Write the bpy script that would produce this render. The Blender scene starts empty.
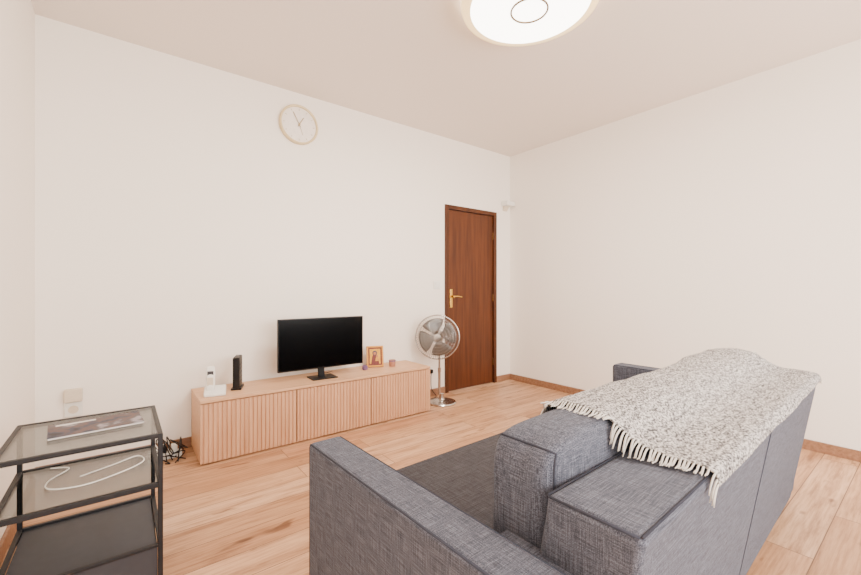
import bpy, bmesh, math, random
from mathutils import Vector, Matrix, noise
random.seed(7)
D=bpy.data; C=bpy.context
COL=C.scene.collection

# ---------------------------------------------------------------- materials
def lin(c):
    def f(v):
        v/=255.0
        return v/12.92 if v<=0.04045 else ((v+0.055)/1.055)**2.4
    return (f(c[0]),f(c[1]),f(c[2]),1)
def newmat(name):
    m=D.materials.new(name); m.use_nodes=True
    nt=m.node_tree; b=nt.nodes['Principled BSDF']
    return m,nt,b
def N(nt,t,**k):
    n=nt.nodes.new(t)
    for a,v in k.items(): setattr(n,a,v)
    return n
def L(nt,a,b): nt.links.new(a,b)
def coords(nt,scale=(1,1,1),rot=(0,0,0)):
    tc=N(nt,'ShaderNodeTexCoord'); mp=N(nt,'ShaderNodeMapping')
    mp.inputs['Scale'].default_value=scale; mp.inputs['Rotation'].default_value=rot
    L(nt,tc.outputs['Object'],mp.inputs['Vector']); return mp.outputs['Vector']
def noi(nt,vec,scale,detail=3,rough=.5):
    n=N(nt,'ShaderNodeTexNoise'); n.inputs['Scale'].default_value=scale
    n.inputs['Detail'].default_value=detail; n.inputs['Roughness'].default_value=rough
    L(nt,vec,n.inputs['Vector']); return n.outputs['Fac']
def ramp(nt,fac,stops):
    r=N(nt,'ShaderNodeValToRGB'); e=r.color_ramp.elements
    while len(e)<len(stops): e.new(.5)
    for i,(p,c) in enumerate(stops):
        e[i].position=p; e[i].color=c
    L(nt,fac,r.inputs['Fac']); return r.outputs['Color']
def math_(nt,op,a,b=None):
    n=N(nt,'ShaderNodeMath',operation=op)
    for i,x in enumerate((a,b)):
        if x is None: continue
        if isinstance(x,(int,float)): n.inputs[i].default_value=x
        else: L(nt,x,n.inputs[i])
    return n.outputs[0]
def bump(nt,b,h,strength,dist):
    n=N(nt,'ShaderNodeBump'); n.inputs['Strength'].default_value=strength; n.inputs['Distance'].default_value=dist
    L(nt,h,n.inputs['Height']); L(nt,n.outputs['Normal'],b.inputs['Normal'])
def mixc(nt,fac,a,b,mode='MIX'):
    n=N(nt,'ShaderNodeMix',data_type='RGBA',blend_type=mode)
    for s,x in ((0,fac),(6,a),(7,b)):
        if isinstance(x,(int,float)): n.inputs[s].default_value=x
        elif isinstance(x,tuple): n.inputs[s].default_value=x
        else: L(nt,x,n.inputs[s])
    return n.outputs[2]

def plain(name,rgb,rough=.5,metal=0,var=.04,scale=30,spec=.5):
    m,nt,b=newmat(name)
    c=lin(rgb); c2=tuple(max(0,min(1,x*(1-var*2))) for x in c[:3])+(1,)
    v=coords(nt); f=noi(nt,v,scale)
    L(nt,ramp(nt,f,[(.3,c2),(.7,c)]),b.inputs['Base Color'])
    b.inputs['Roughness'].default_value=rough; b.inputs['Metallic'].default_value=metal
    b.inputs['Specular IOR Level'].default_value=spec
    return m
def wallmat(name,rgb):
    m,nt,b=newmat(name); v=coords(nt)
    c=lin(rgb); c2=tuple(x*.985 for x in c[:3])+(1,)
    L(nt,ramp(nt,noi(nt,v,.8),[(.3,c2),(.7,c)]),b.inputs['Base Color'])
    b.inputs['Roughness'].default_value=.85; b.inputs['Specular IOR Level'].default_value=.2
    bump(nt,b,noi(nt,v,180,4),.04,.001)
    return m
def wood(name,dark,light,scale=(2,30,30),rough=.5,bmp=.1,spec=.5):
    m,nt,b=newmat(name); v=coords(nt,scale)
    f=noi(nt,v,1.0,5,.6)
    L(nt,ramp(nt,f,[(.3,lin(dark)),(.7,lin(light))]),b.inputs['Base Color'])
    b.inputs['Roughness'].default_value=rough; b.inputs['Specular IOR Level'].default_value=spec
    bump(nt,b,f,bmp,.002)
    return m
def floormat():
    m,nt,b=newmat('oak_laminate')
    tc=N(nt,'ShaderNodeTexCoord')
    br=N(nt,'ShaderNodeTexBrick'); br.offset=.37; br.offset_frequency=2; br.squash=1
    br.inputs['Scale'].default_value=1; br.inputs['Brick Width'].default_value=1.38
    br.inputs['Row Height'].default_value=.165; br.inputs['Mortar Size'].default_value=.0020
    br.inputs['Mortar Smooth'].default_value=.1
    br.inputs['Color1'].default_value=(0,0,0,1); br.inputs['Color2'].default_value=(1,1,1,1)
    br.inputs['Mortar'].default_value=(.5,.5,.5,1)
    L(nt,tc.outputs['Object'],br.inputs['Vector'])
    sep=N(nt,'ShaderNodeSeparateColor'); L(nt,br.outputs['Color'],sep.inputs[0]); rnd=sep.outputs[0]
    off=N(nt,'ShaderNodeCombineXYZ'); L(nt,math_(nt,'MULTIPLY',rnd,37.0),off.inputs[0]); L(nt,math_(nt,'MULTIPLY',rnd,11.0),off.inputs[2])
    add=N(nt,'ShaderNodeVectorMath',operation='ADD'); L(nt,tc.outputs['Object'],add.inputs[0]); L(nt,off.outputs[0],add.inputs[1])
    def mapped(s):
        mp=N(nt,'ShaderNodeMapping'); mp.inputs['Scale'].default_value=s; L(nt,add.outputs[0],mp.inputs['Vector']); return mp.outputs[0]
    g1=noi(nt,mapped((1.7,16,16)),1,7,.7)
    g2=noi(nt,mapped((5,100,100)),1,4,.65)
    g3=noi(nt,mapped((3.6,12,12)),1.3,2,.5)
    base=ramp(nt,rnd,[(0,lin((188,142,106))),(.35,lin((214,172,136))),(.7,lin((202,156,120))),(1,lin((226,188,154)))])
    gr=ramp(nt,g1,[(.34,(.44,.34,.27,1)),(.47,(.84,.79,.75,1)),(.62,(1.0,1.0,1.0,1))])
    c=mixc(nt,.85,base,gr,'MULTIPLY')
    fr=ramp(nt,g2,[(.36,(.68,.61,.55,1)),(.56,(1,1,1,1))])
    c=mixc(nt,.75,c,fr,'MULTIPLY')
    kn=ramp(nt,g3,[(.27,(.28,.18,.12,1)),(.34,(1,1,1,1))])
    c=mixc(nt,.75,c,kn,'MULTIPLY')
    c=mixc(nt,math_(nt,'MULTIPLY',br.outputs['Fac'],.85),c,lin((88,58,40)))
    L(nt,c,b.inputs['Base Color'])
    b.inputs['Roughness'].default_value=.42; b.inputs['Specular IOR Level'].default_value=.3
    h=math_(nt,'SUBTRACT',g2,math_(nt,'MULTIPLY',br.outputs['Fac'],3.0))
    bump(nt,b,h,.12,.002)
    return m
def fabric(name,dark,mid,light):
    m,nt,b=newmat(name)
    a=noi(nt,coords(nt,(16,620,620)),1,3,.6)
    c=noi(nt,coords(nt,(620,620,16)),1,3,.6)
    d=noi(nt,coords(nt,(620,16,620)),1,3,.6)
    s=math_(nt,'MULTIPLY',math_(nt,'ADD',math_(nt,'ADD',a,c),d),1/3)
    col=ramp(nt,s,[(.40,lin(dark)),(.5,lin(mid)),(.60,lin(light))])
    L(nt,col,b.inputs['Base Color']); b.inputs['Roughness'].default_value=.95
    b.inputs['Specular IOR Level'].default_value=.12
    b.inputs['Sheen Weight'].default_value=.05; b.inputs['Sheen Roughness'].default_value=.5
    bump(nt,b,s,.25,.0015)
    return m
def knit():
    m,nt,b=newmat('knit_blanket_wool')
    v=coords(nt)
    vo=N(nt,'ShaderNodeTexVoronoi'); vo.inputs['Scale'].default_value=190; L(nt,v,vo.inputs['Vector'])
    n=noi(nt,v,140,4,.75)
    f=math_(nt,'ADD',math_(nt,'MULTIPLY',n,.75),math_(nt,'MULTIPLY',vo.outputs['Distance'],.35))
    n2=noi(nt,coords(nt,(1,5,5)),22,2,.5)
    f=math_(nt,'ADD',f,math_(nt,'MULTIPLY',math_(nt,'SUBTRACT',n2,.5),.25))
    col=ramp(nt,f,[(.43,lin((66,64,66))),(.54,lin((140,136,134))),(.66,lin((202,197,193)))])
    L(nt,col,b.inputs['Base Color']); b.inputs['Roughness'].default_value=1; b.inputs['Specular IOR Level'].default_value=.1
    bump(nt,b,f,.7,.005)
    return m
def glass(name):
    m,nt,b=newmat(name); nt.nodes.remove(b)
    out=nt.nodes['Material Output']
    t=N(nt,'ShaderNodeBsdfTransparent'); t.inputs[0].default_value=(.965,.985,.975,1)
    g=N(nt,'ShaderNodeBsdfGlossy'); g.inputs['Roughness'].default_value=.03
    fr=N(nt,'ShaderNodeFresnel'); fr.inputs['IOR'].default_value=1.5
    mx=N(nt,'ShaderNodeMixShader')
    L(nt,math_(nt,'MULTIPLY',fr.outputs[0],.9),mx.inputs[0]); L(nt,t.outputs[0],mx.inputs[1]); L(nt,g.outputs[0],mx.inputs[2])
    L(nt,mx.outputs[0],out.inputs[0]); return m
def emis(name,rgb,s):
    m,nt,b=newmat(name); b.inputs['Base Color'].default_value=lin(rgb)
    b.inputs['Emission Color'].default_value=lin(rgb); b.inputs['Emission Strength'].default_value=s
    return m

M=dict(
 wall=wallmat('painted_wall',(250,242,232)),
 ceil=wallmat('painted_ceiling',(240,229,219)),
 floor=floormat(),
 oak=wood('light_oak_veneer',(200,154,116),(220,176,138),(3,40,40)),
 oakd=wood('oak_slats',(198,150,114),(218,172,136),(40,40,3)),
 base=wood('baseboard_wood',(128,90,66),(160,120,92),(3,50,50)),
 door=wood('mahogany_door',(66,33,16),(98,53,27),(28,28,1.6),.4,.1,.3),
 frame=wood('mahogany_frame',(60,31,16),(88,48,25),(28,28,2),.4,.1,.3),
 brass=plain('brass',(225,185,95),.25,1),
 hinge=plain('bronze_hinge',(110,76,44),.4,.8),
 white=plain('white_plastic',(240,238,232),.4),
 beige=plain('aged_plastic',(222,208,186),.5),
 black=plain('black_plastic',(14,14,16),.4,spec=.3),
 metal=plain('black_metal',(24,25,30),.5,spec=.35),
 darkshelf=plain('dark_metal_shelf',(62,63,69),.6,.0,spec=.3),
 screen=plain('lcd_screen',(2,2,3),.2,spec=.2),
 chrome=plain('brushed_steel',(190,187,184),.25,1),
 blade=plain('fan_blade',(105,103,101),.35,.8),
 fab=fabric('grey_linen',(43,45,54),(77,79,90),(114,117,129)),
 seat=fabric('dark_grey_linen',(42,41,44),(60,58,62),(80,78,82)),
 pipe=plain('piping',(58,60,70),.9,spec=.1),
 knit=knit(), yarn=plain('cream_yarn',(214,208,200),.95),
 glass=glass('clear_glass'),
 clockrim=plain('pale_gold',(222,202,158),.45,.1),
 clockface=plain('clock_face',(246,236,226),.6),
 gold=plain('gold_hands',(176,156,116),.5,.2),
 lamp=emis('lamp_diffuser',(255,250,240),9),
 lamprim=emis('lamp_rim',(255,222,160),1.6),
 lampring=plain('lamp_ring_bronze',(120,96,66),.4,.5),
 gilt=plain('gilt_frame',(196,132,34),.4,.3),
 purple=plain('purple_glass',(120,90,130),.3),
 copper=plain('copper_pink',(190,140,120),.35,.4),
 paper=plain('paper',(215,212,208),.6),
 robe=plain('icon_red',(110,30,22),.5), skin=plain('icon_skin',(190,120,76),.6), bluec=plain('icon_blue',(50,52,86),.6),
)
def photomat(name,cols,scale):
    m,nt,b=newmat(name); v=coords(nt)
    f=noi(nt,v,scale,3,.6)
    k=len(cols); L(nt,ramp(nt,f,[(.34+.32*i/(k-1),lin(c)) for i,c in enumerate(cols)]),b.inputs['Base Color'])
    b.inputs['Roughness'].default_value=.5; b.inputs['Specular IOR Level'].default_value=.25; return m
M['mag']=photomat('magazine_cover',[(24,24,34),(50,54,74),(96,72,66),(74,68,74),(150,144,150)],11)
M['icon']=photomat('icon_picture',[(214,150,40),(232,180,64)],26)

# ---------------------------------------------------------------- mesh helpers
def empty(name,loc=(0,0,0),rz=0):
    e=D.objects.new(name,None); e.location=loc; e.rotation_euler=(0,0,rz); COL.objects.link(e); return e
def obj(name,me,mat=None,parent=None,smooth=False):
    o=D.objects.new(name,me); COL.objects.link(o)
    if mat: me.materials.append(mat)
    if parent: o.parent=parent
    if smooth:
        for p in me.polygons: p.use_smooth=True
    return o
def pyd(name,verts,faces,mat=None,parent=None,smooth=False):
    me=D.meshes.new(name); me.from_pydata([tuple(v) for v in verts],[],faces); me.update()
    bm=bmesh.new(); bm.from_mesh(me); bmesh.ops.recalc_face_normals(bm,faces=bm.faces); bm.to_mesh(me); bm.free()
    return obj(name,me,mat,parent,smooth)
def bev(o,w,seg=3):
    m=o.modifiers.new('bevel','BEVEL'); m.width=w; m.segments=seg; m.limit_method='ANGLE'; m.angle_limit=math.radians(35)
    for p in o.data.polygons: p.use_smooth=True
    o.modifiers.new('wn','WEIGHTED_NORMAL')
    return o
def box(name,a,b,mat,parent=None,bw=0,seg=3):
    x0,y0,z0=a;x1,y1,z1=b
    v=[(x0,y0,z0),(x1,y0,z0),(x1,y1,z0),(x0,y1,z0),(x0,y0,z1),(x1,y0,z1),(x1,y1,z1),(x0,y1,z1)]
    f=[(0,3,2,1),(4,5,6,7),(0,1,5,4),(1,2,6,5),(2,3,7,6),(3,0,4,7)]
    o=pyd(name,v,f,mat,parent)
    if bw: bev(o,bw,seg)
    return o
def prism_x(name,prof,x0,x1,mat,parent=None,bw=0,seg=3):
    n=len(prof)
    v=[(x0,p[0],p[1]) for p in prof]+[(x1,p[0],p[1]) for p in prof]
    f=[tuple(range(n)),tuple(range(2*n-1,n-1,-1))]+[(i,(i+1)%n,n+(i+1)%n,n+i) for i in range(n)]
    o=pyd(name,v,f,mat,parent)
    if bw: bev(o,bw,seg)
    return o
def lathe(name,prof,mat,parent=None,seg=48,mtx=None):
    v=[];f=[];n=len(prof)
    for i in range(seg):
        t=2*math.pi*i/seg
        for r,z in prof: v.append(Vector((r*math.cos(t),r*math.sin(t),z)))
    for i in range(seg):
        j=(i+1)%seg
        for k in range(n-1): f.append((i*n+k,j*n+k,j*n+k+1,i*n+k+1))
    if mtx: v=[mtx@p for p in v]
    me=D.meshes.new(name); me.from_pydata([tuple(p) for p in v],[],f)
    bm=bmesh.new(); bm.from_mesh(me); bmesh.ops.remove_doubles(bm,verts=bm.verts,dist=1e-6)
    bmesh.ops.recalc_face_normals(bm,faces=bm.faces); bm.to_mesh(me); bm.free()
    o=obj(name,me,mat,parent,True)
    e=o.modifiers.new('es','EDGE_SPLIT'); e.split_angle=math.radians(40)
    return o
def tubedata(pts,r,sides=6,closed=False,V=None,F=None,taper=None):
    V=[] if V is None else V; F=[] if F is None else F
    pts=[Vector(p) for p in pts]; n=len(pts); base=len(V)
    up=None
    for i,p in enumerate(pts):
        if closed: t=pts[(i+1)%n]-pts[i-1]
        else: t=pts[min(i+1,n-1)]-pts[max(i-1,0)]
        if t.length<1e-9: t=Vector((0,0,1))
        t.normalize()
        if up is None: up=t.orthogonal().normalized()
        up=(up-t*up.dot(t)); up=up.normalized() if up.length>1e-6 else t.orthogonal().normalized()
        s=t.cross(up); rr=r*(taper[i] if taper else 1)
        for k in range(sides):
            an=2*math.pi*k/sides; V.append(p+up*math.cos(an)*rr+s*math.sin(an)*rr)
    m=n if closed else n-1
    for i in range(m):
        j=(i+1)%n
        for k in range(sides):
            l=(k+1)%sides
            F.append((base+i*sides+k,base+i*sides+l,base+j*sides+l,base+j*sides+k))
    if not closed:
        F.append(tuple(base+k for k in range(sides))[::-1]); F.append(tuple(base+(n-1)*sides+k for k in range(sides)))
    return V,F
def tubes(name,paths,r,mat,parent=None,sides=6,closed=False):
    V=[];F=[]
    for p in paths: tubedata(p,r,sides,closed,V,F)
    return pyd(name,V,F,mat,parent,True)
def spline(pts,n=8):
    P=[Vector(p) for p in pts]; P=[P[0]*2-P[1]]+P+[P[-1]*2-P[-2]]; out=[]
    for i in range(1,len(P)-2):
        for k in range(n):
            t=k/n; a,b,c,d=P[i-1],P[i],P[i+1],P[i+2]
            out.append(.5*((2*b)+(c-a)*t+(2*a-5*b+4*c-d)*t*t+(3*b-3*c+d-a)*t**3))
    out.append(P[-2]); return out
def cushion(name,c,dim,mat,parent,puff=(.02,.02,.03),p=7,pipemat=None,lean=0):
    n=22; V=[];F=[]; idx={}
    def addv(x,y,z):
        k=(x,y,z)
        if k in idx: return idx[k]
        fx,fy,fz=[2*t/n-1 for t in k]
        l=(abs(fx)**p+abs(fy)**p+abs(fz)**p)**(1/p)
        q=Vector((fx/l,fy/l,fz/l))
        bx=puff[0]*(1-fy*fy)*(1-fz*fz)*fx; by=puff[1]*(1-fx*fx)*(1-fz*fz)*fy; bz=puff[2]*(1-fx*fx)*(1-fy*fy)*fz
        w=.004*noise.noise(Vector((fx*2+c[0]*9,fy*2,fz*2)))
        P=Vector((q.x*dim[0]/2+bx,q.y*dim[1]/2+by,q.z*dim[2]/2+bz))*(1+w*3)
        P.y+=lean*P.z
        idx[k]=len(V); V.append(P+Vector(c)); return idx[k]
    for ax in range(3):
        for s in (0,n):
            for i in range(n):
                for j in range(n):
                    q=[]
                    for di,dj in ((0,0),(1,0),(1,1),(0,1)):
                        t=[0,0,0]; t[ax]=s; t[(ax+1)%3]=i+di; t[(ax+2)%3]=j+dj
                        q.append(addv(*t))
                    F.append(tuple(q))
    o=pyd(name,V,F,mat,parent,True)
    if pipemat:
        for s,sx in ((0,'left'),(n,'right')):
            loop=[]
            for j in range(0,n): loop.append(V[idx[(s,j,0)]])
            for j in range(0,n): loop.append(V[idx[(s,n,j)]])
            for j in range(n,0,-1): loop.append(V[idx[(s,j,n)]])
            for j in range(n,0,-1): loop.append(V[idx[(s,0,j)]])
            tubes(name+'_piping_'+sx,[loop],.0028,pipemat,parent,6,True)
    return o

# ---------------------------------------------------------------- room
XL,XR,YB,YF,H=-.396,3.746,3.25,-1.9,2.71
T=.12
box('floor',(XL-T,YF-T,-.1),(XR+T,YB+T,0),M['floor'])
box('ceiling',(XL-T,YF-T,H),(XR+T,YB+T,H+.1),M['ceil'])
box('wall_left',(XL-T,YF-T,0),(XL,YB+T,H),M['wall'])
box('wall_right',(XR,YF-T,0),(XR+T,YB+T,H),M['wall'])
DX0,DX1,DZ=2.71,3.497,2.0
def wall_with_hole(name,x0,x1,y0,y1,hx0,hx1,hz0,hz1):
    e=empty(name)
    box('panel_a',(x0,y0,0),(hx0,y1,H),M['wall'],e)
    box('panel_b',(hx1,y0,0),(x1,y1,H),M['wall'],e)
    box('panel_top',(hx0,y0,hz1),(hx1,y1,H),M['wall'],e)
    if hz0>0: box('panel_sill',(hx0,y0,0),(hx1,y1,hz0),M['wall'],e)
    return e
wall_with_hole('wall_back',XL,XR,YB,YB+T,DX0+.02,DX1-.02,0,DZ-.02)
WX0,WX1,WZ0,WZ1=.1,3.3,.25,2.45
wall_with_hole('wall_front',XL,XR,YF-T,YF,WX0,WX1,WZ0,WZ1)
w=empty('added_window_1')  # unseen window behind the camera, added to let light into the room
for i,(a,b) in enumerate([((WX0,WZ0),(WX0+.06,WZ1)),((WX1-.06,WZ0),(WX1,WZ1)),((WX0,WZ0),(WX1,WZ0+.06)),((WX0,WZ1-.06),(WX1,WZ1)),((1.67,WZ0),(1.73,WZ1))]):
    box('frame_%d'%i,(a[0],YF-.09,a[1]),(b[0],YF-.03,b[1]),M['white'],w,.004)
BH=.07
box('baseboard_right',(XR-.014,YF,0),(XR,YB,BH),M['base'],None,.003)
box('baseboard_left',(XL,YF,0),(XL+.014,YB,BH),M['base'],None,.003)
box('baseboard_back',(XL+.014,YB-.014,0),(DX0-.001,YB,BH),M['base'],None,.003)
box('baseboard_corner',(DX1+.001,YB-.014,0),(XR-.014,YB,BH),M['base'],None,.003)

# door
d=empty('door_1',(0,0,0))
box('jamb_left',(DX0,YB-.018,0),(DX0+.045,YB+.1,DZ),M['frame'],d,.004)
box('jamb_right',(DX1-.045,YB-.018,0),(DX1,YB+.1,DZ),M['frame'],d,.004)
box('lintel',(DX0+.045,YB-.018,DZ-.045),(DX1-.045,YB+.1,DZ),M['frame'],d,.004)
box('leaf',(DX0+.048,YB+.006,.006),(DX1-.048,YB+.046,DZ-.048),M['door'],d,.003)
hx=DX0+.095
box('handle_plate',(hx-.018,YB-.0,.90),(hx+.018,YB+.006,1.10),M['brass'],d,.004)
lathe('handle_rose',[(0,0),(.012,0),(.012,.045),(0,.045)],M['brass'],d,16,Matrix.Translation((hx,YB,1.02))@Matrix.Rotation(math.radians(90),4,'X'))
tubes('handle_lever',[spline([(hx,YB-.045,1.02),(hx+.04,YB-.05,1.022),(hx+.11,YB-.048,1.014)],5)],.009,M['brass'],d,8)
for i,z in enumerate((.25,1.0,1.72)):
    lathe('hinge_%d'%i,[(0,-.04),(.007,-.04),(.007,.04),(0,.04)],M['hinge'],d,12,Matrix.Translation((DX1-.048,YB+.0,z)))

e=empty('corner_wall_lamp',(3.655,3.21,2.115))
box('body',(-.07,-.06,-.026),(.07,.039,.026),M['white'],e,.008)
prism_x('bracket',[(.0,-.024),(.039,-.024),(.039,-.08)],-.04,.035,M['beige'],e)

s=empty('light_switch',(2.60,YB,1.14))
box('plate',(-.04,-.01,-.04),(.04,0,.04),M['white'],s,.004); box('rocker',(-.022,-.014,-.03),(.022,-.009,.03),M['white'],s,.002)

s=empty('wall_socket',(-.228,YB,.345))
box('upper_box',(-.042,-.035,.080),(.042,0,.158),M['beige'],s,.006)
box('lower_plate',(-.042,-.014,-.01),(.042,0,.077),M['white'],s,.005)
lathe('outlet_well',[(0,0),(.02,0),(.021,.002),(.024,.002)],M['beige'],s,24,Matrix.Translation((0,-.015,.033))@Matrix.Rotation(math.radians(90),4,'X'))
s=empty('wall_socket.001',(2.50,YB,.26))
box('plate',(-.04,-.012,-.04),(.04,0,.04),M['white'],s,.005)
box('plug',(-.02,-.05,-.02),(.02,-.012,.02),M['black'],s,.006)

# clock
ck=empty('wall_clock',(1.148,YB,2.445)); ck.scale=(.95,1,.95)
R=Matrix.Rotation(math.radians(90),4,'X')
lathe('rim',[(0,0),(.165,0),(.167,.03),(.160,.036),(.151,.034),(.148,.02),(0,.02)],M['clockrim'],ck,64,R)
lathe('face',[(0,.021),(.150,.021),(.150,.019)],M['clockface'],ck,64,R)
for i in range(12):
    a=i*math.pi/6; c0=Vector((math.sin(a)*.120,-.023,math.cos(a)*.120)); c1=Vector((math.sin(a)*.136,-.023,math.cos(a)*.136))
    tubes('tick_%d'%i,[[c0,c1]],.0018,M['gold'],ck,4)
for nm,a,l,r in (('hour_hand',math.radians(30),.075,.0035),('minute_hand',math.radians(-28),.11,.0028),('second_hand',math.radians(160),.09,.0015)):
    tubes(nm,[[(-math.sin(a)*.02,-.026,-math.cos(a)*.02),(math.sin(a)*l,-.026,math.cos(a)*l)]],r,M['gold'],ck,6)
lathe('hub',[(0,.022),(.009,.022),(.009,.03),(0,.03)],M['gold'],ck,16,R)

# ceiling lamp
cl=empty('ceiling_lamp',(1.735,1.37,H))
Fz=Matrix.Diagonal((1,1,-1,1))
lathe('mount',[(0,0),(.30,0),(.30,.03),(0,.03)],M['white'],cl,64,Fz)
lathe('rim',[(.345,.025),(.360,.035),(.366,.055),(.36,.078),(.335,.088),(.30,.09)],M['lamprim'],cl,96,Fz)
lathe('diffuser',[(.345,.03),(.34,.07),(.325,.088),(.25,.097),(.12,.102),(0,.103)],M['lamp'],cl,96,Fz)
pr=[[(math.cos(t)*.096,math.sin(t)*.096,-.105) for t in [2*math.pi*i/64 for i in range(64)]]]
tubes('centre_ring',pr,.0055,M['lampring'],cl,6,True)

# ---------------------------------------------------------------- sideboard
SX0,SX1,SY0,SH=.390,2.198,2.838,.408
sb=empty('sideboard',(SX0,SY0,0))
W=SX1-SX0; Dp=YB-.016-SY0
box('plinth',(.02,.03,0),(W-.02,Dp-.01,.02),M['oak'],sb)
box('carcass',(0,.026,.012),(W,Dp,SH-.018),M['oak'],sb,.002)
box('top_panel',(-.002,-.002,SH-.018),(W+.002,Dp,SH),M['oak'],sb,.002)
dw=W/3
for i in range(3):
    x0=i*dw+(.0 if i==0 else .005); x1=(i+1)*dw-(.0 if i==2 else .005); ns=22
    mg_=.008; p=(x1-x0-2*mg_)/ns; pr=[(x0,0)]
    for k in range(ns):
        xa=x0+mg_+k*p
        pr+=[(xa+.02*p,0),(xa+.16*p,.008),(xa+.40*p,.008),(xa+.54*p,0)]
    pr+=[(x1,0),(x1,.020),(x0,.020)]
    n=len(pr); z0,z1=.014,SH-.024
    v=[(a,b,z0) for a,b in pr]+[(a,b,z1) for a,b in pr]
    f=[tuple(range(n)),tuple(range(2*n-1,n-1,-1))]+[(k,(k+1)%n,n+(k+1)%n,n+k) for k in range(n)]
    pyd('slatted_door_%d'%i,v,f,M['oakd'],sb)

# monitor
mo=empty('monitor',(1.253,3.0,SH),math.radians(-2))
box('screen_body',(-.343,-.012,.078),(.343,.018,.472),M['black'],mo,.004)
box('panel',(-.336,-.0135,.088),(.336,-.011,.465),M['screen'],mo)
box('rear_bulge',(-.2,.016,.14),(.2,.045,.36),M['black'],mo,.01)
prism_x('neck',[(.02,.008),(.04,.008),(.05,.22),(.035,.22)],-.025,.025,M['black'],mo,.003)
box('foot',(-.10,-.07,0),(.10,.08,.009),M['black'],mo,.003)
tubes('cable',[spline([(.0,.05,.16),(.03,.08,.06),(.06,.12,.01),(.14,.16,.006)],8)],.003,M['black'],mo)

# phone
ph=empty('cordless_phone',(.490,2.965,SH),math.radians(-12))
prism_x('base',[(-.065,0),(.055,0),(.055,.05),(.02,.055),(-.065,.022)],-.06,.068,M['white'],ph,.008)
cushion('handset',(-.024,.0,.108),(.054,.032,.155),M['white'],ph,(.0,.004,.0),5,None,.25)
box('display',(-.042,-.012,.130),(-.006,-.006,.158),M['darkshelf'],ph)
box('keypad',(-.042,-.028,.068),(-.006,-.0175,.118),M['beige'],ph)
ro=empty('router',(.650,3.06,SH),math.radians(-20))
box('tower',(-.022,-.07,.012),(.022,.07,.225),M['black'],ro,.008)
box('foot',(-.033,-.072,0),(.033,.072,.014),M['black'],ro,.004)
for i in range(5): box('vent_%d'%i,(-.0235,-.05,.05+i*.03),(.0235,.05,.056+i*.03),M['darkshelf'],ro)
# framed icon
ic=empty('framed_icon_picture',(1.79,3.11,SH+.002),math.radians(-22))
th=math.radians(-12)
def icp(nm,a,b,mt,bw=0):
    o=box(nm,a,b,M[mt],ic,bw); o.rotation_euler=(th,0,0)
icp('frame_l',(-.075,-.008,0),(-.060,.008,.185),'gilt',.002); icp('frame_r',(.060,-.008,0),(.075,.008,.185),'gilt',.002)
icp('frame_b',(-.060,-.008,0),(.060,.008,.015),'gilt',.002); icp('frame_t',(-.060,-.008,.17),(.060,.008,.185),'gilt',.002)
icp('mat_dark',(-.060,-.001,.015),(.060,.006,.17),'robe'); icp('picture',(-.048,-.003,.027),(.048,.0,.158),'icon')
box('easel',(-.012,.045,0),(.012,.05,.10),M['gilt'],ic)
RT=Matrix.Rotation(th,4,'X')
def flat(nm,pts,y,mt):
    n=len(pts); v=[RT@Vector((x,y,z)) for x,z in pts]+[RT@Vector((x,y+.0012,z)) for x,z in pts]
    f=[tuple(range(n)),tuple(range(2*n-1,n-1,-1))]+[(i,(i+1)%n,n+(i+1)%n,n+i) for i in range(n)]
    pyd(nm,v,f,M[mt],ic)
def disc(cx,cz,r): return [(cx+r*math.cos(2*math.pi*i/20),cz+r*math.sin(2*math.pi*i/20)) for i in range(20)]
flat('robe',[(-.036,.027),(.036,.027),(.028,.085),(.014,.108),(-.014,.112),(-.026,.09)],-.0042,'robe')
flat('veil',disc(-.002,.122,.021),-.0046,'bluec'); flat('face',disc(-.002,.119,.013),-.0058,'skin')
flat('child_robe',[(.0,.05),(.03,.05),(.028,.085),(.008,.088)],-.0056,'gilt'); flat('child_face',disc(.018,.095,.010),-.0062,'skin')
cj=empty('candle_jar',(1.93,3.05,SH))
lathe('jar',[(0,0),(.025,0),(.029,.01),(.031,.058),(.028,.058),(.026,.035),(0,.035)],M['copper'],cj,32)
lathe('rim_band',[(.0315,.046),(.033,.051),(.0315,.056)],M['purple'],cj,32)
tubes('wick',[[(0,0,.034),(.001,0,.05)]],.0015,M['black'],cj,5)
cj=empty('small_trinket_pot',(1.66,3.06,SH))
lathe('pot',[(0,0),(.018,0),(.026,.012),(.024,.03),(.017,.036),(.02,.04),(0,.04)],M['purple'],cj,32)

# fan
fx,fy=2.455,2.99
fa=empty('pedestal_fan',(fx,fy,0))
lathe('base',[(0,0),(.14,0),(.143,.008),(.135,.018),(.08,.028),(.03,.034),(.022,.05),(.022,.09),(0,.09)],M['chrome'],fa,64)
lathe('pole',[(0,.08),(.013,.08),(.013,.30),(.016,.30),(.016,.34),(.010,.34),(.010,.50),(0,.50)],M['chrome'],fa,24,Matrix.Translation((-.02,.01,0)))
fw=Vector((-.66,-.75,.04)).normalized(); rt=Vector((0,0,1)).cross(fw).normalized(); up=fw.cross(rt)
HM=Matrix(((rt.x,up.x,fw.x,-.040),(rt.y,up.y,fw.y,.015),(rt.z,up.z,fw.z,.638),(0,0,0,1)))
lathe('motor',[(0,-.13),(.045,-.13),(.058,-.11),(.06,-.05),(.05,-.03),(.02,-.02),(.012,.02),(0,.02)],M['chrome'],fa,32,HM)
tubes('yoke',[[HM@Vector((0,-.04,-.08)),Vector((-.02,.01,.55)),Vector((-.02,.01,.48))]],.016,M['chrome'],fa,10)
rad=.212
def ring(r,z): return [HM@Vector((r*math.cos(2*math.pi*i/56),r*math.sin(2*math.pi*i/56),z)) for i in range(56)]
def cz(r): return .055*math.sqrt(max(0,1-(r/rad)**2))
V=[];F=[]
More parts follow.
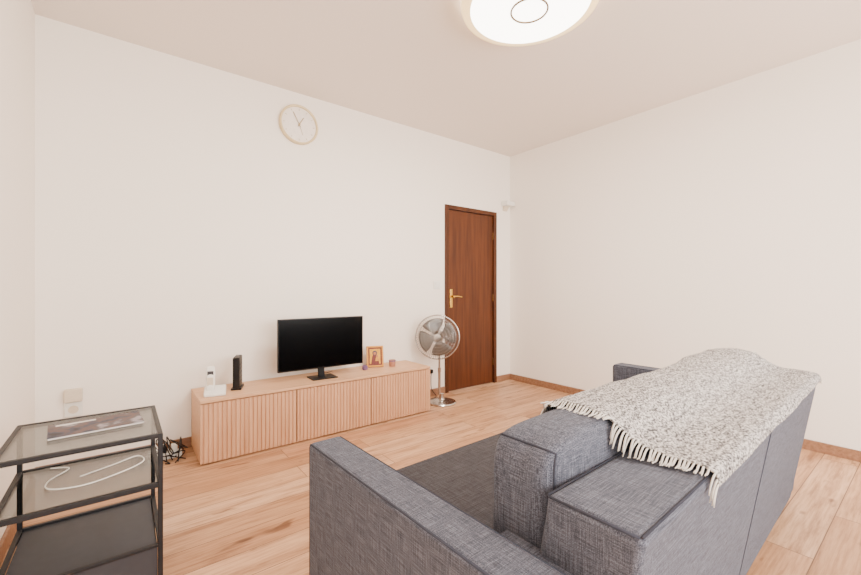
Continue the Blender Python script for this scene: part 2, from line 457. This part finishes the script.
for r in (.035,.065,.095,.125,.155,.18): tubedata(ring(r,.01+cz(r)),.0014,5,True,V,F); tubedata(ring(r,-.01-cz(r)),.0014,5,True,V,F)
tubedata(ring(rad,0),.006,8,True,V,F); tubedata(ring(rad-.002,.012),.003,6,True,V,F)
for i in range(60):
    t=2*math.pi*i/60
    for sg in (1,-1):
        tubedata([HM@Vector((r*math.cos(t+(r*1.2)),r*math.sin(t+(r*1.2)),sg*(.01+cz(r)))) for r in (.03,.07,.11,.15,.18,.196,rad)],.0011,4,False,V,F)
pyd('cage',V,F,M['chrome'],fa,True)
lathe('badge',[(0,.072),(.032,.070),(.034,.062),(0,.062)],M['chrome'],fa,32,HM)
for k in range(4):
    t0=k*math.pi/2+.3; V=[];F=[]; nr,nt_=8,8
    for i in range(nr):
        r=.03+.150*i/(nr-1); wd=.55+.35*math.sin(math.pi*i/(nr-1)*.7)
        for j in range(nt_):
            s=j/(nt_-1)-.5; V.append(HM@Vector((r*math.cos(t0+s*wd*1.5),r*math.sin(t0+s*wd*1.5),.005+s*.045)))
    for i in range(nr-1):
        for j in range(nt_-1): a=i*nt_+j; F.append((a,a+1,a+nt_+1,a+nt_))
    o=pyd('blade_%d'%k,V,F,M['blade'],fa,True); sm=o.modifiers.new('s','SOLIDIFY'); sm.thickness=.002
tubes('power_cord',[spline([(.0,.12,.008),(.05,.17,.006),(.10,.21,.006),(.06,.235,.08),(.045,.225,.2),(.045,.215,.255)],8)],.0035,M['black'],fa)

# ---------------------------------------------------------------- glass side table
TX0,TX1,TY0,TY1,TH=-.325,.125,1.80,2.255,.57
tb=empty('glass_side_table',(TX0,TY0,0))
w_,d_=TX1-TX0,TY1-TY0; q=.016
for i,(x,y) in enumerate(((0,0),(w_-q,0),(w_-q,d_-q),(0,d_-q))):
    box('leg_%d'%i,(x,y,0),(x+q,y+q,TH),M['metal'],tb,.002)
def rimat(z,h,nm):
    box(nm+'_front',(q,0,z-h),(w_-q,q,z),M['metal'],tb,.002); box(nm+'_rear',(q,d_-q,z-h),(w_-q,d_,z),M['metal'],tb,.002)
    box(nm+'_l',(0,q,z-h),(q,d_-q,z),M['metal'],tb,.002); box(nm+'_r',(w_-q,q,z-h),(w_,d_-q,z),M['metal'],tb,.002)
rimat(TH,.016,'top_rim'); rimat(.388,.018,'shelf_rim')
box('top_glass',(q,q,TH-.008),(w_-q,d_-q,TH-.002),M['glass'],tb)
box('shelf_glass',(q,q,.378),(w_-q,d_-q,.384),M['glass'],tb)
box('bottom_drawer_box',(q+.001,q*.5,.03),(w_-q-.001,d_-.004,.15),M['darkshelf'],tb,.003)
rimat(.16,.012,'bottom_rim')
cb=empty('charging_cable',(TX0,TY0,.3875))
tubes('cord',[spline([(.10,.41,.0),(.16,.36,.002),(.11,.27,.0),(.12,.18,.002),(.22,.15,.0),(.34,.20,.002),(.40,.27,.0),(.38,.34,.002),(.30,.30,.0),(.20,.24,.002)],10)],.0026,M['white'],cb)
mg=empty('magazine',(-.075,2.06,TH),math.radians(5))
box('pages',(-.14,-.09,0),(.14,.09,.007),M['paper'],mg,.001)
box('cover',(-.142,-.092,.007),(.142,.092,.0085),M['mag'],mg)
box('masthead',(-.12,.055,.0085),(.0,.074,.0089),M['paper'],mg)

# cable tangle + power strip
ct=empty('power_strip_with_cables',(.22,3.12,0))
box('strip',(-.10,-.03,0),(.10,.03,.04),M['white'],ct,.006)
for i in range(3): box('plug_%d'%i,(-.08+i*.06,-.02,.04),(-.045+i*.06,.02,.085),M['black' if i%2 else 'white'],ct,.005)
for k in range(9):
    pts=[]
    x=-.10+.025*k
    for j in range(7):
        pts.append((x+random.uniform(-.07,.06),random.uniform(-.13,.08),.006+ (random.uniform(0,.12) if 0<j<6 else 0)))
    pts=[(max(-.20,min(.135,a)),b,c) for a,b,c in pts]
    tubes('cable_%d'%k,[spline(pts,8)],.0034,M['white' if k in(2,5) else 'black'],ct)

# ---------------------------------------------------------------- sofa
so=empty('sofa',(.528,.30,0),math.radians(2))
LN=2.24; aw=.115; hb=.705; ha=.60; fb=M['fab']; bx0=.150; bx1=LN-.118
def arm(nm,a0,a1):
    prism_x(nm,[(.105,.06),(1.0,.06),(1.0,ha),(.055,ha)],a0,a1,fb,so,.014,4)
    for x in (a0+.004,a1-.004):
        tubes(nm+'_piping_%d'%(x*100),[[(x,.07,ha-.004),(x,.99,ha-.004),(x,.996,ha-.015),(x,.996,.08)]],.0028,M['pipe'],so,6)
arm('arm_left',0,aw); arm('arm_right',LN-aw,LN)
prism_x('back_frame',[(.10,.06),(.30,.06),(.19,.66),(.185,hb-.002),(.0,hb-.002),(-.002,hb-.02)],bx0,bx1,fb,so,.016,4)
box('back_filler',(aw-.002,.11,.08),(bx0+.02,.30,.575),fb,so,.006)
for y in (.003,.183):
    tubes('back_piping_%d'%(y*1000),[[(bx0+.008,y,hb-.005),(bx1-.008,y,hb-.005)]],.0028,M['pipe'],so,6)
tubes('back_end_piping',[[(bx0+.003,.006,hb-.005),(bx0+.003,.18,hb-.005)]],.0028,M['pipe'],so,6)
tubes('back_centre_seam',[[(LN/2,-.001,hb-.03),(LN/2,.099,.07)]],.002,M['pipe'],so,6)
box('seat_base',(aw+.002,.24,.06),(LN-aw-.002,.975,.24),M['seat'],so,.01)
sw=(LN-2*aw-.008)/2
for i in range(2):
    x0=aw+.004+i*sw
    box('seat_cushion_%d'%i,(x0+.001,.20,.24),(x0+sw-.001,.99,.42),M['seat'],so,.022,4)
cw=.620
for i in range(3):
    cx=aw+.070+cw/2+i*(cw+.013)
    ex=(0,-.012,.010)[i]
    cushion('back_cushion_%d'%i,(cx,.286,.602+ex/2),(cw,.172,.352+ex),fb,so,(.010,.014,.014 if i<2 else .006),9,M['pipe'],-.03)
for i,(x,y) in enumerate(((.05,.15),(LN-.05,.15),(.05,.93),(LN-.05,.93))):
    lathe('leg_%d'%i,[(0,0),(.018,0),(.022,.06),(0,.06)],M['black'],so,16,Matrix.Translation((x,y,0)))

# blanket (drapes on the cushion tops and back frame)
bl=empty('throw_blanket',(.528,.30,0),math.radians(2))
prof=spline([(0,.392,.67),(0,.390,.72),(0,.378,.768),(0,.345,.790),(0,.27,.794),(0,.205,.778),(0,.145,.735),(0,.09,.717),(0,.03,.712),(0,-.001,.708),(0,-.008,.695),(0,-.010,.685)],12)
cum=[0]
for i in range(1,len(prof)): cum.append(cum[-1]+(prof[i]-prof[i-1]).length)
def pr_at(t):
    s=t*cum[-1]
    for i in range(1,len(cum)):
        if cum[i]>=s:
            k=(s-cum[i-1])/(cum[i]-cum[i-1]); return prof[i-1].lerp(prof[i],k)
    return prof[-1].copy()
def dz_top(a):
    # follows the cushion heights: lower over the middle cushion, higher over the last
    if a<.78: return 0.0
    if a<.90: return -.010*(a-.78)/.12
    if a<1.40: return -.010
    if a<1.50: return -.010+.018*(a-1.40)/.10
    return .008
NU,NV=420,150
def bpt(u,v):
    P=pr_at(v)
    a0=.425+.065*v+.010*math.sin(v*9); a1=1.70+.33*min(1,v*1.25)+.010*math.sin(v*7+1)
    a=a0+(a1-a0)*u
    n1=noise.noise(Vector((a*3.2+v*1.5,v*3,1.3))); n2=noise.noise(Vector((a*9,v*6,5.1)))
    n3=noise.noise(Vector((a*90,v*60,2)))+.6*noise.noise(Vector((a*200,v*130,7)))
    fold=math.sin((a*2.1+v*1.4)*6)*.5+.5
    lift=.005+.006*max(0,n1+.3)+.003*(n2+.5)+.002*n3+.004*fold*math.sin(math.pi*min(1,max(0,v)))
    Q0=pr_at(max(0,v-.01)); Q1=pr_at(min(1,v+.01)); t=(Q1-Q0).normalized(); nr=Vector((0,t.z,-t.y))
    k=min(1,max(0,(P.y-.12)/.09))
    return Vector((a,P.y,P.z+dz_top(a)*k))+nr*lift
V=[];F=[]
for i in range(NU):
    for j in range(NV): V.append(bpt(i/(NU-1),j/(NV-1)))
for i in range(NU-1):
    for j in range(NV-1):
        a=i*NV+j; F.append((a,a+1,a+NV+1,a+NV))
o=pyd('blanket_cloth',V,F,M['knit'],bl,True)
sm=o.modifiers.new('s','SOLIDIFY'); sm.thickness=.005; sm.offset=0
V=[];F=[]
def surf(a,b):
    if b>.38: return -1
    if b>.195: return .788+dz_top(a)
    if b>-.004: return .708
    return -1
for side in (0,1):
    nT=62
    for k in range(nT):
        v=(k+.5)/nT; p0=bpt(side,v)
        yy0=random.uniform(-.15,.15)
        for s in range(3):
            ln=random.uniform(.04,.06) if side==0 else random.uniform(.03,.045); dr=-1 if side==0 else 1; pts=[p0+Vector((-dr*.006,0,.002))]
            q=p0.copy(); yy=yy0+random.uniform(-.10,.10); slope=.1
            for m_ in range(6):
                slope=min(2.2,slope+random.uniform(.2,.45)); st=ln/6
                q=q+Vector((dr*1.0,yy,-slope)).normalized()*st
                sf=surf(q.x,q.y)
                if q.z<sf+.004 and p0.z>sf-.02: q.z=sf+.004+random.uniform(0,.002)
                pts.append(q.copy())
            tubedata(pts,.0017,4,False,V,F,taper=[1.2,1.3,1.1,1,.9,.8,.6])
pyd('fringe',V,F,M['yarn'],bl,True)

# ---------------------------------------------------------------- light
wd=D.worlds.new('sky'); C.scene.world=wd; wd.use_nodes=True
bg=wd.node_tree.nodes['Background']; bg.inputs[0].default_value=(1,.97,.93,1); bg.inputs[1].default_value=2.6
def area(name,loc,rot,sx,sy,e,col):
    l=D.lights.new(name,'AREA'); l.shape='RECTANGLE'; l.size=sx; l.size_y=sy; l.energy=e; l.color=col
    o=D.objects.new(name,l); o.location=loc; o.rotation_euler=rot; COL.objects.link(o); return o
area('added_window_fill',((WX0+WX1)/2,YF-.16,1.35),(math.radians(90),0,0),3.2,2.2,250,(1,.955,.905))  # soft fill lamp added outside the unseen opening to brighten the room
lp=D.lights.new('ceiling_lamp_light','AREA'); lp.shape='DISK'; lp.size=.6; lp.energy=54; lp.color=(1,.9,.8)
o=D.objects.new('ceiling_lamp_light',lp); o.location=(1.735,1.37,H-.115); COL.objects.link(o)

cam=D.cameras.new('camera'); cam.lens=399/861*36; cam.sensor_width=36; cam.sensor_fit='HORIZONTAL'; cam.clip_start=.02
co=D.objects.new('camera',cam); co.location=(0,0,1.117); co.rotation_euler=(math.radians(90),0,math.radians(-37.8)); COL.objects.link(co)
C.scene.camera=co
